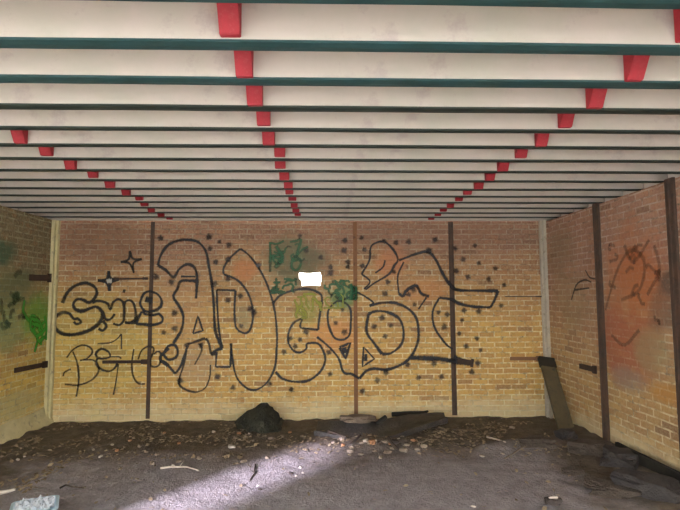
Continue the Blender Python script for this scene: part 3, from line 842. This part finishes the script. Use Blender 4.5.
mats = {'w': 'stone_white', 's': 'stone', 'b': 'stone_brick', 'd': 'stone_dark'}
names = {'w': ('plaster_chip', 'white chip of plaster'), 's': ('stone_fragment', 'pale stone fragment'), 'b': ('brick_fragment', 'orange-brown brick fragment'), 'd': ('dark_fragment', 'small black fragment')}
RUB = [  # px, py, size m, kind, place
    (112, 445, .05, 'w', 'L'), (93.4, 450, .045, 'w', 'L'), (100.6, 457, .045, 'w', 'L'), (110, 454, .04, 's', 'L'), (139.7, 447, .06, 's', 'L'), (146, 452, .05, 's', 'L'), (158, 455, .06, 's', 'L'),
    (152, 464, .08, 's', 'L'), (120, 469.4, .05, 's', 'L'), (136.6, 479.7, .05, 's', 'L'), (124, 447, .035, 's', 'L'), (178.8, 462, .06, 's', 'L'), (199.4, 459, .07, 's', 'L'), (164.4, 433.4, .05, 'b', 'L'),
    (179, 443.7, .05, 'b', 'L'), (173.5, 465.5, .035, 'w', 'L'), (130, 441, .05, 'b', 'L'), (117, 451, .05, 'b', 'L'),
    (213.5, 432.8, .075, 'w', 'C'), (232, 447.5, .09, 'w', 'C'), (244, 462, .07, 's', 'C'), (267, 458, .06, 's', 'C'), (236, 464, .05, 's', 'C'), (271, 438.5, .07, 's', 'C'), (277, 446.8, .06, 's', 'C'),
    (239, 434, .06, 'b', 'C'), (246, 437, .06, 's', 'C'), (243, 430, .05, 's', 'C'), (249, 434, .045, 'w', 'C'), (235, 438, .05, 's', 'C'), (253, 441, .05, 's', 'C'), (290, 433, .06, 'b', 'C'), (283, 437, .05, 's', 'C'),
    (290.6, 474, .05, 'd', 'F'), (300, 468, .045, 'w', 'F'), (303, 473, .03, 'w', 'F'), (259.7, 490, .04, 'd', 'F'), (314, 463, .035, 'd', 'F'), (296, 476, .03, 'w', 'F'), (258, 486, .03, 'w', 'F'),
    (402, 437.8, .06, 'w', 'H'), (381, 457.6, .07, 's', 'H'), (369.7, 448, .06, 's', 'H'), (376, 444, .05, 'w', 'H'), (417, 450, .06, 's', 'H'), (398.5, 443.6, .045, 'w', 'H'), (362, 443, .06, 's', 'H'),
    (352, 448, .06, 's', 'H'), (343, 446, .07, 'b', 'H'), (385, 447, .07, 's', 'H'), (392, 450, .06, 's', 'H'), (407, 446, .08, 's', 'H'), (375, 452, .05, 's', 'H'), (366, 440, .05, 's', 'H'), (413, 441, .06, 'b', 'H'), (390, 442, .05, 'b', 'H'),
    (482, 456.5, .055, 's', 'R'), (486.7, 453, .05, 's', 'R'), (503, 455, .045, 's', 'R'), (525, 452, .06, 'b', 'R'), (530, 457, .05, 's', 'R'), (498.6, 424, .05, 's', 'R'), (512, 428, .07, 's', 'R'), (461, 439, .05, 's', 'R'), (474, 446, .04, 's', 'R'), (535, 448, .06, 's', 'R'),
    (350, 452, .10, 's', 'H'), (372, 443, .10, 'b', 'H'), (388, 453, .09, 's', 'H'), (403, 451, .11, 's', 'H'), (361, 455, .07, 's', 'H'), (395, 447, .10, 'd', 'H'), (342, 440, .09, 's', 'H'), (424, 447, .09, 's', 'H'), (366, 447, .08, 'w', 'H'), (379, 448, .07, 'd', 'H'), (333, 443, .07, 's', 'H'), (473, 507, .045, 'w', 'N'), (17.6, 460, .05, 'w', 'E'), (24.7, 457, .035, 'w', 'E'), (2, 457, .05, 's', 'E'), (73, 487, .03, 'w', 'E'), (78, 487.5, .025, 'w', 'E'), (84, 488, .04, 's', 'E'), (461, 495, .03, 's', 'N'),
]
place = {'L': 'in the dirt at the left foot of the back wall', 'C': 'beside the black lump by the back wall', 'F': 'on the pale streak in the middle of the floor', 'H': 'in the heap in front of the bent dark sheets',
         'R': 'in the dirt on the right, in front of the leaning plank', 'N': 'on the bare grey floor nearest the camera', 'E': 'on the leaf litter at the left edge'}
protos = {}
for i, (x, y, s, kd, pl) in enumerate(RUB):
    if kd not in protos or i % 9 == 0:
        o = obj(names[kd][0], rock_bm(1, 0.8, 0.55, i + 2.3, 1 if kd in 'ws' else 2, 0.75), M[mats[kd]])
        protos.setdefault(kd, o)
    else:
        o = protos[kd].copy(); C.objects.link(o)
    p = gpt(x, y)
    rr = random.Random(i)
    k = s * 0.5
    o.scale = (k * rr.uniform(0.9, 1.3), k * rr.uniform(0.8, 1.1), k * rr.uniform(0.8, 1.1))
    o.rotation_euler = (rr.uniform(-0.2, 0.2), rr.uniform(-0.2, 0.2), rr.uniform(0, 6.28))
    o.location = (p.x, p.y, p.z + k * 0.25)
    tag(o, names[kd][1] + ' ' + place[pl], 'rubble', names[kd][1] + 's ' + place[pl])


# sticks
def stick(pts, r, mat, label, name='stick', up=0.012, fork=None):
    P3 = [gpt(x, y, up) for x, y in pts]
    flat = [Vector(p) for p in P3]
    c = []
    for a, b2 in zip(flat, flat[1:]): c += [a.lerp(b2, i / 4) for i in range(4)]
    c.append(flat[-1])
    c = [p + Vector((noise.noise(p * 9), noise.noise(p * 9 + Vector((4, 0, 0))), 0)) * 0.012 for p in c]
    bm = tube(bmesh.new(), c, [r * (1.0 - 0.5 * i / len(c)) for i in range(len(c))])
    if fork:
        q = c[len(c) // 2]; tube(bm, [q, q + Vector(fork) * 0.5, q + Vector(fork)], [r * .6, r * .5, r * .3], 5)
    return tag(recenter(obj(name, bm, M[mat], smooth=True)), label, 'stick')


stick([(160, 469.5), (172, 468), (187, 468.3), (199, 471.5)], 0.010, 'stick_white', 'long pale curved stick lying on the floor left of centre', fork=(0.02, 0.08, 0.03))
stick([(487, 438), (497, 440.5), (505, 443)], 0.011, 'stick_white', 'short straight white stick on the dark dirt, right of centre')
stick([(328, 434), (337, 437), (346, 440)], 0.018, 'twig_dark', 'dark stick poking out left of the rubble heap', up=0.03)
stick([(360, 440), (356, 444), (351, 448)], 0.018, 'twig_dark', 'short dark stick leaning across the rubble heap', up=0.04)
stick([(388, 443), (393, 449), (399, 452)], 0.018, 'twig_dark', 'dark stick in the middle of the rubble heap', up=0.03)
stick([(0, 494), (7, 493), (15, 491)], 0.018, 'stick_white', 'pale stick at the left edge of the floor beside the blue tub')
stick([(255, 465), (254, 474), (250, 481)], 0.008, 'twig_dark', 'thin dark twig on the bare floor, standing out below the black lump', up=0.006, fork=(-0.05, 0.05, 0.01))
stick([(60, 489), (66, 486), (75, 488), (84, 489)], 0.008, 'twig_dark', 'thin dark twig behind the pale blue tub', up=0.008)
stick([(505, 460), (517, 455), (530, 453)], 0.009, 'twig', 'brown stick in the dirt in front of the leaning plank')
stick([(418, 444), (428, 441), (436, 440)], 0.010, 'twig', 'brown stick at the right end of the rubble heap')
stick([(452, 430), (465, 431), (478, 433)], 0.010, 'twig', 'thin brown twig right of the bent dark sheets')

# dark lump with a sharp ridge
L = on_y(262, 425, 6.1)
def at6(x, y, Y): return on_y(x, y, Y)
pts = [at6(233.5, 421, 6.15), at6(243, 415.5, 6.2), at6(254, 408, 6.2), at6(262, 402.5, 6.22), at6(267, 402, 6.2), at6(273, 408, 6.2), at6(279, 416, 6.18), at6(280, 430, 6.0), at6(277, 434, 5.95), at6(262, 434, 5.85), at6(249, 430, 5.9), at6(238, 425, 6.05),
       at6(258, 414, 6.0), at6(268, 412, 6.0), at6(275, 420, 6.0), Vector((L.x - 0.30, 6.4, 0.02)), Vector((L.x + 0.22, 6.42, 0.02)), at6(262, 408, 6.38), at6(275, 432, 6.3), at6(240, 430, 6.3)]
bm = bmesh.new()
for p in pts: bm.verts.new(p)
r = bmesh.ops.convex_hull(bm, input=bm.verts)
bmesh.ops.delete(bm, geom=[v for v in bm.verts if not v.link_faces], context='VERTS')
bmesh.ops.triangulate(bm, faces=bm.faces)
bmesh.ops.subdivide_edges(bm, edges=bm.edges, cuts=3, use_grid_fill=True)
for v in bm.verts: v.co += Vector((noise.noise(v.co * 17), noise.noise(v.co * 17 + Vector((2, 2, 0))), noise.noise(v.co * 17 + Vector((5, 0, 3))))) * 0.03
for v in bm.verts: v.co += Vector((noise.noise(v.co * 8), noise.noise(v.co * 8 + Vector((9, 0, 0))), noise.noise(v.co * 8 + Vector((0, 9, 0))))) * 0.05
tag(recenter(obj('concrete_lump', bm, M['dark_rock'])), 'big black peaked lump lying against the foot of the back wall', 'lump')


# bent dark sheets
def sheet(front, back, th, label, mat='dark_sheet', sag=0.0, name='bent_sheet'):
    """front/back: lists of world points with equal length; sagging sheet with thickness"""
    bm = bmesh.new(); top = []; bot = []
    fc = catmull3(front); bc = catmull3(back)
    for a, b2 in zip(fc, bc):
        rt, rb = [], []
        for j in range(7):
            t = j / 6
            p = a.lerp(b2, t) + Vector((0, 0, -sag * math.sin(math.pi * t)))
            p += Vector((0, 0, 0.012 * noise.noise(p * 6)))
            rt.append(bm.verts.new(p)); rb.append(bm.verts.new(p - Vector((0, 0, th))))
        top.append(rt); bot.append(rb)
    n, m_ = len(top), 7
    for i in range(n - 1):
        for j in range(m_ - 1):
            bm.faces.new((top[i][j], top[i + 1][j], top[i + 1][j + 1], top[i][j + 1]))
            bm.faces.new((bot[i][j], bot[i][j + 1], bot[i + 1][j + 1], bot[i + 1][j]))
        bm.faces.new((top[i][0], bot[i][0], bot[i + 1][0], top[i + 1][0])); bm.faces.new((top[i][-1], top[i + 1][-1], bot[i + 1][-1], bot[i][-1]))
    for j in range(m_ - 1):
        bm.faces.new((top[0][j], top[0][j + 1], bot[0][j + 1], bot[0][j])); bm.faces.new((top[-1][j], bot[-1][j], bot[-1][j + 1], top[-1][j + 1]))
    return tag(recenter(obj(name, bm, M[mat], smooth=False)), label, 'sheet')


def catmull3(pts, n=6):
    P_ = [pts[0] * 2 - pts[1]] + pts + [pts[-1] * 2 - pts[-2]]
    out = []
    for i in range(1, len(P_) - 2):
        a, b2, c, d = P_[i - 1:i + 3]
        for k in range(n):
            t = k / n
            out.append(0.5 * ((2 * b2) + (c - a) * t + (2 * a - 5 * b2 + 4 * c - d) * t * t + (3 * b2 - a - 3 * c + d) * t ** 3))
    out.append(pts[-1]); return out


sheet([on_y(314, 430, 5.80), on_y(333, 434.5, 5.72), on_y(358, 438.5, 5.62), on_y(382, 440, 5.58), on_y(398, 437, 5.6)],
      [on_y(318, 422, 6.15), on_y(335, 421, 6.13), on_y(358, 420, 6.10), on_y(380, 422, 6.02), on_y(398, 422, 6.0)], 0.06, 'dark bent sheet lying on the rubble, left one of the two sheets', sag=0.045)
sheet([on_y(376, 437, 5.62), on_y(392, 435.5, 5.62), on_y(412, 429, 5.75), on_y(432, 422, 5.95), on_y(448, 417.5, 6.1)],
      [on_y(378, 421, 6.08), on_y(393, 417, 6.15), on_y(410, 414.5, 6.25), on_y(428, 413, 6.32), on_y(444, 412.5, 6.4)], 0.06, 'dark bent sheet lying on the rubble, right one of the two sheets', sag=0.045)
bm = rock_bm(0.28, 0.10, 0.05, 4.0, 3, 0.7)
o = obj('mortar_lump', bm, M['stone_muddy']); p = on_y(358, 418.5, 6.1); o.location = p
tag(o, 'flat brownish lump resting on the left bent dark sheet', 'rubble')
bm = bmesh.new(); tube(bm, [on_y(386, 417, 6.0), on_y(380, 421.5, 5.96), on_y(377, 424, 5.93)], [0.028, 0.03, 0.02])
tag(recenter(obj('stick', bm, M['soot'])), 'short black stump of stick on top of the bent dark sheets', 'stick')
bm = bmesh.new(); tube(bm, [on_y(392, 414.5, 6.50), on_y(410, 413.8, 6.52), on_y(424, 413.3, 6.54), on_y(428, 411, 6.56)], [0.03, 0.032, 0.028, 0.012])
tag(recenter(obj('stick', bm, M['soot'])), 'black pole lying along the wall behind the right bent sheet', 'stick')


# leaning plank
def plank(p0, p1, wdir, w, th, mat, label, name='plank'):
    bm = bmesh.new()
    d = p1 - p0; L_ = d.length; d.normalize()
    wv = (wdir - d * wdir.dot(d)).normalized(); nv = d.cross(wv)
    rows = []
    for i in range(13):
        t = i / 12
        rows.append([bm.verts.new(p0 + d * L_ * t + wv * (w / 2 * a + 0.006 * noise.noise(Vector((t * 5, a, 2)))) + nv * th / 2 * c) for a, c in ((-1, -1), (1, -1), (1, 1), (-1, 1))])
    for a, b2 in zip(rows, rows[1:]):
        for k in range(4): bm.faces.new((a[k], a[(k + 1) % 4], b2[(k + 1) % 4], b2[k]))
    bm.faces.new(rows[0]); bm.faces.new(rows[-1])
    return bm


p_top = on_y(546, 359, 6.45); p_bot = on_y(568, 436, 5.72)
root = empty('leaning_plank', p_bot)
bm = plank(p_bot, p_top, Vector((1, 0.15, 0)), 0.185, 0.04, None, None)
o = obj('board', bm, M['plank']); o.data.transform(Matrix.Translation(-p_bot)); o.parent = root
dd = (p_top - p_bot).normalized()
bm = plank(p_top - dd * 0.13, p_top + dd * 0.012, Vector((1, 0.15, 0)), 0.20, 0.058, None, None)
o = obj('charred_end', bm, M['soot']); o.data.transform(Matrix.Translation(-p_bot)); o.parent = root; o['label'] = 'charred black top end'
tag(root, 'dark weathered plank leaning into the right back corner', 'plank')

# timbers and clods on the heap in the right corner
def clod(x, y, sx, sy, sz, rz, mat, label, name='earth_clod', up=0.0):
    o = obj(name, rock_bm(sx * 0.85, sy, sz * 0.8, x * 0.13, 4, 0.75), M[mat]); p = gpt(x, y)
    o.location = (p.x, p.y, p.z + sz * 0.2 + up); o.rotation_euler = (0, 0, rz)
    return tag(o, label, 'rubble')


M['clod'] = simple('dry_brown_earth', (0.10, 0.08, 0.062), (0.16, 0.128, 0.10), 9, 0.95, 1.0, 0.05, c3=(0.08, 0.06, 0.05))
M['clod_dark'] = simple('dark_damp_earth', (0.045, 0.040, 0.040), (0.075, 0.066, 0.06), 6, 0.95, 0.9, 0.03)
clod(537, 449, 0.26, 0.10, 0.07, -0.15, 'clod', 'long pale brown clod of earth in front of the leaning plank')
clod(590, 452, 0.30, 0.16, 0.12, -0.4, 'clod', 'broad brown clod of earth at the foot of the right wall post')
clod(566, 438, 0.14, 0.10, 0.10, 0.3, 'clod_dark', 'dark clod of earth piled round the foot of the leaning plank')
clod(620, 463, 0.22, 0.20, 0.13, -0.7, 'clod_dark', 'dark clod of earth against the right wall just before the post')
clod(612, 492, 0.30, 0.16, 0.08, -0.5, 'clod', 'low crumbly clod of earth near the bottom right of the view')
clod(650, 492, 0.36, 0.18, 0.14, -1.0, 'clod_dark', 'largest dark clod of earth along the right wall')
clod(572, 473, 0.14, 0.08, 0.05, -0.2, 'clod', 'small rounded clod of earth below the broad brown clod')
# kerb board along the right wall
a = on_x(622, 455, XR - 0.12); b2 = on_x(679, 494, XR - 0.12)
p0 = Vector((XR - 0.10, 4.95, 0.06)); p1 = Vector((XR - 0.12, 3.2, 0.08))
bm = plank(p0, p1, Vector((0, 0, 1)), 0.16, 0.03, None, None)
tag(recenter(obj('edge_board', bm, M['soot'])), 'dark board lying on edge along the foot of the right wall', 'board')

# dark crumpled bit with a white mark, bottom right
bm = rock_bm(0.075, 0.05, 0.035, 9.1, 3, 0.5)
root = empty('crumpled_scrap', gpt(553, 504, 0.02))
obj('scrap_body', bm, M['stone_dark'], root)
bm = rock_bm(0.045, 0.012, 0.016, 3.3, 2, 0.4)
o = obj('white_mark', bm, M['stone_white'], root); o.location = (0.0, -0.01, 0.028)
o['label'] = 'white streak on top'
tag(root, 'crumpled dark scrap with a white streak at the bottom right of the floor', 'scrap')

# pale blue tub
tub_c = gpt(34, 521, 0.0)
root = empty('plastic_tub', tub_c); root.rotation_euler = (0, 0, 0.45)
root.rotation_euler.x = 0.0
bm = bmesh.new()
def rring(w, d, z, n=6, r=0.04):
    out = []
    for (cx, cy, a0) in ((w / 2 - r, d / 2 - r, 0), (-w / 2 + r, d / 2 - r, 90), (-w / 2 + r, -d / 2 + r, 180), (w / 2 - r, -d / 2 + r, 270)):
        for k in range(n):
            a = math.radians(a0 + 90 * k / (n - 1)); out.append(bm.verts.new((cx + r * math.cos(a), cy + r * math.sin(a), z)))
    return out
prof = [(0.25, 0.24, 0.0), (0.27, 0.27, 0.095), (0.30, 0.30, 0.098), (0.302, 0.302, 0.106), (0.262, 0.262, 0.104), (0.235, 0.235, 0.012)]
rings = [rring(*p) for p in prof]
for a, b2 in zip(rings, rings[1:]):
    for k in range(len(a)): bm.faces.new((a[k], a[(k + 1) % len(a)], b2[(k + 1) % len(a)], b2[k]))
bm.faces.new(rings[0]); bm.faces.new(rings[-1])
obj('tub_body', bm, M['blue_plastic'], root)
bm = bmesh.new()
n = 16; vs = [[bm.verts.new(((i / n - 0.5) * 0.245, (j / n - 0.5) * 0.215, 0.112 + 0.05 * noise.noise(Vector((i * 0.55, j * 0.55, 2))))) for i in range(n + 1)] for j in range(n + 1)]
for j in range(n):
    for i in range(n): bm.faces.new((vs[j][i], vs[j][i + 1], vs[j + 1][i + 1], vs[j + 1][i]))
r = bmesh.ops.solidify(bm, geom=bm.faces, thickness=0.004)
o = obj('crumpled_film', bm, M['white_plastic'], root); o['label'] = 'crumpled white plastic film inside'
tag(root, 'pale blue plastic tub with white film in it, bottom left of the floor', 'tub')

# leaf litter: uncountable
bm = bmesh.new(); rl = random.Random(21)
def leaf(p, s):
    a = rl.uniform(0, 6.28); R = Matrix.Rotation(a, 3, 'Z') @ Matrix.Rotation(rl.uniform(-0.6, 0.6), 3, 'X') @ Matrix.Rotation(rl.uniform(-0.5, 0.5), 3, 'Y')
    sh = [(-1, 0, 0.0), (-0.35, 0.45, 0.12), (0.4, 0.4, 0.12), (1, 0, 0.0), (0.4, -0.4, 0.12), (-0.35, -0.45, 0.12)]
    t = [bm.verts.new(p + R @ Vector((x * s, y * s, z * s))) for x, y, z in sh]
    b_ = [bm.verts.new(v.co - Vector((0, 0, 0.0012))) for v in t]
    bm.faces.new(t); bm.faces.new(b_[::-1])
    for k in range(6): bm.faces.new((t[k], b_[k], b_[(k + 1) % 6], t[(k + 1) % 6]))
zones = [(-3.3, 2.6, 5.6, 6.55, 1100), (-3.4, -2.4, 4.0, 5.0, 650), (-3.3, -0.8, 5.0, 5.9, 450), (1.0, 2.6, 4.9, 6.2, 450), (-1.0, 1.4, 5.2, 6.1, 350), (-2.5, 2.2, 3.4, 5.2, 120)]
for (xa, xb, ya, yb, n) in zones:
    for _ in range(n):
        x, y = rl.uniform(xa, xb), rl.uniform(ya, yb)
        if noise.noise(Vector((x * 1.6, y * 1.6, 9))) < -0.12 and n > 200: continue
        leaf(Vector((x, y, ground(x, y) + 0.008)), rl.uniform(0.012, 0.032))
tag(obj('leaf_litter', bm, M['leaf']), 'brown dead leaves and crumbs strewn over the floor', 'leaves', kind='stuff')

# ------------------------------------------------------------------ light
w = bpy.data.worlds.new('sky'); bpy.context.scene.world = w; w.use_nodes = True
bgn = w.node_tree.nodes['Background']
bgn.inputs[0].default_value = (0.93, 0.95, 1.0, 1); bgn.inputs[1].default_value = 2.6

sun = bpy.data.lights.new('sun', 'SUN'); sun.energy = 2.1; sun.angle = math.radians(3.6); sun.color = (0.90, 0.80, 1.0)
so = bpy.data.objects.new('sun', sun); C.objects.link(so)
so.rotation_euler = sd.to_track_quat('-Z', 'Y').to_euler()
# unseen white wall added to keep sun off the open side and bounce skylight
YW = -2.6
bm = bmesh.new(); box(bm, XL - 1.8, XR + 0.2, YW - 0.1, YW, -0.1, 3.6)
tag(obj('wall_sun_blocker', bm, M['sun_blocker_white']), kind='structure')

portal = bpy.data.lights.new('sky_portal', 'AREA'); portal.shape = 'RECTANGLE'; portal.size = XR - XL; portal.size_y = CEIL
portal.cycles.is_portal = True
po = bpy.data.objects.new('sky_portal', portal); C.objects.link(po); po.location = ((XL + XR) / 2, YF, CEIL / 2)
po.rotation_euler = (math.pi / 2, 0, 0)   # faces into the room (+Y)

sc = bpy.context.scene
sc.view_settings.view_transform = 'Standard'; sc.view_settings.look = 'None'
sc.view_settings.gamma = 1.0; sc.view_settings.use_curve_mapping = False
sc.view_settings.exposure = 2.92
sc.cycles.max_bounces = 10; sc.cycles.diffuse_bounces = 8; sc.cycles.transparent_max_bounces = 24
sc.cycles.use_denoising = True
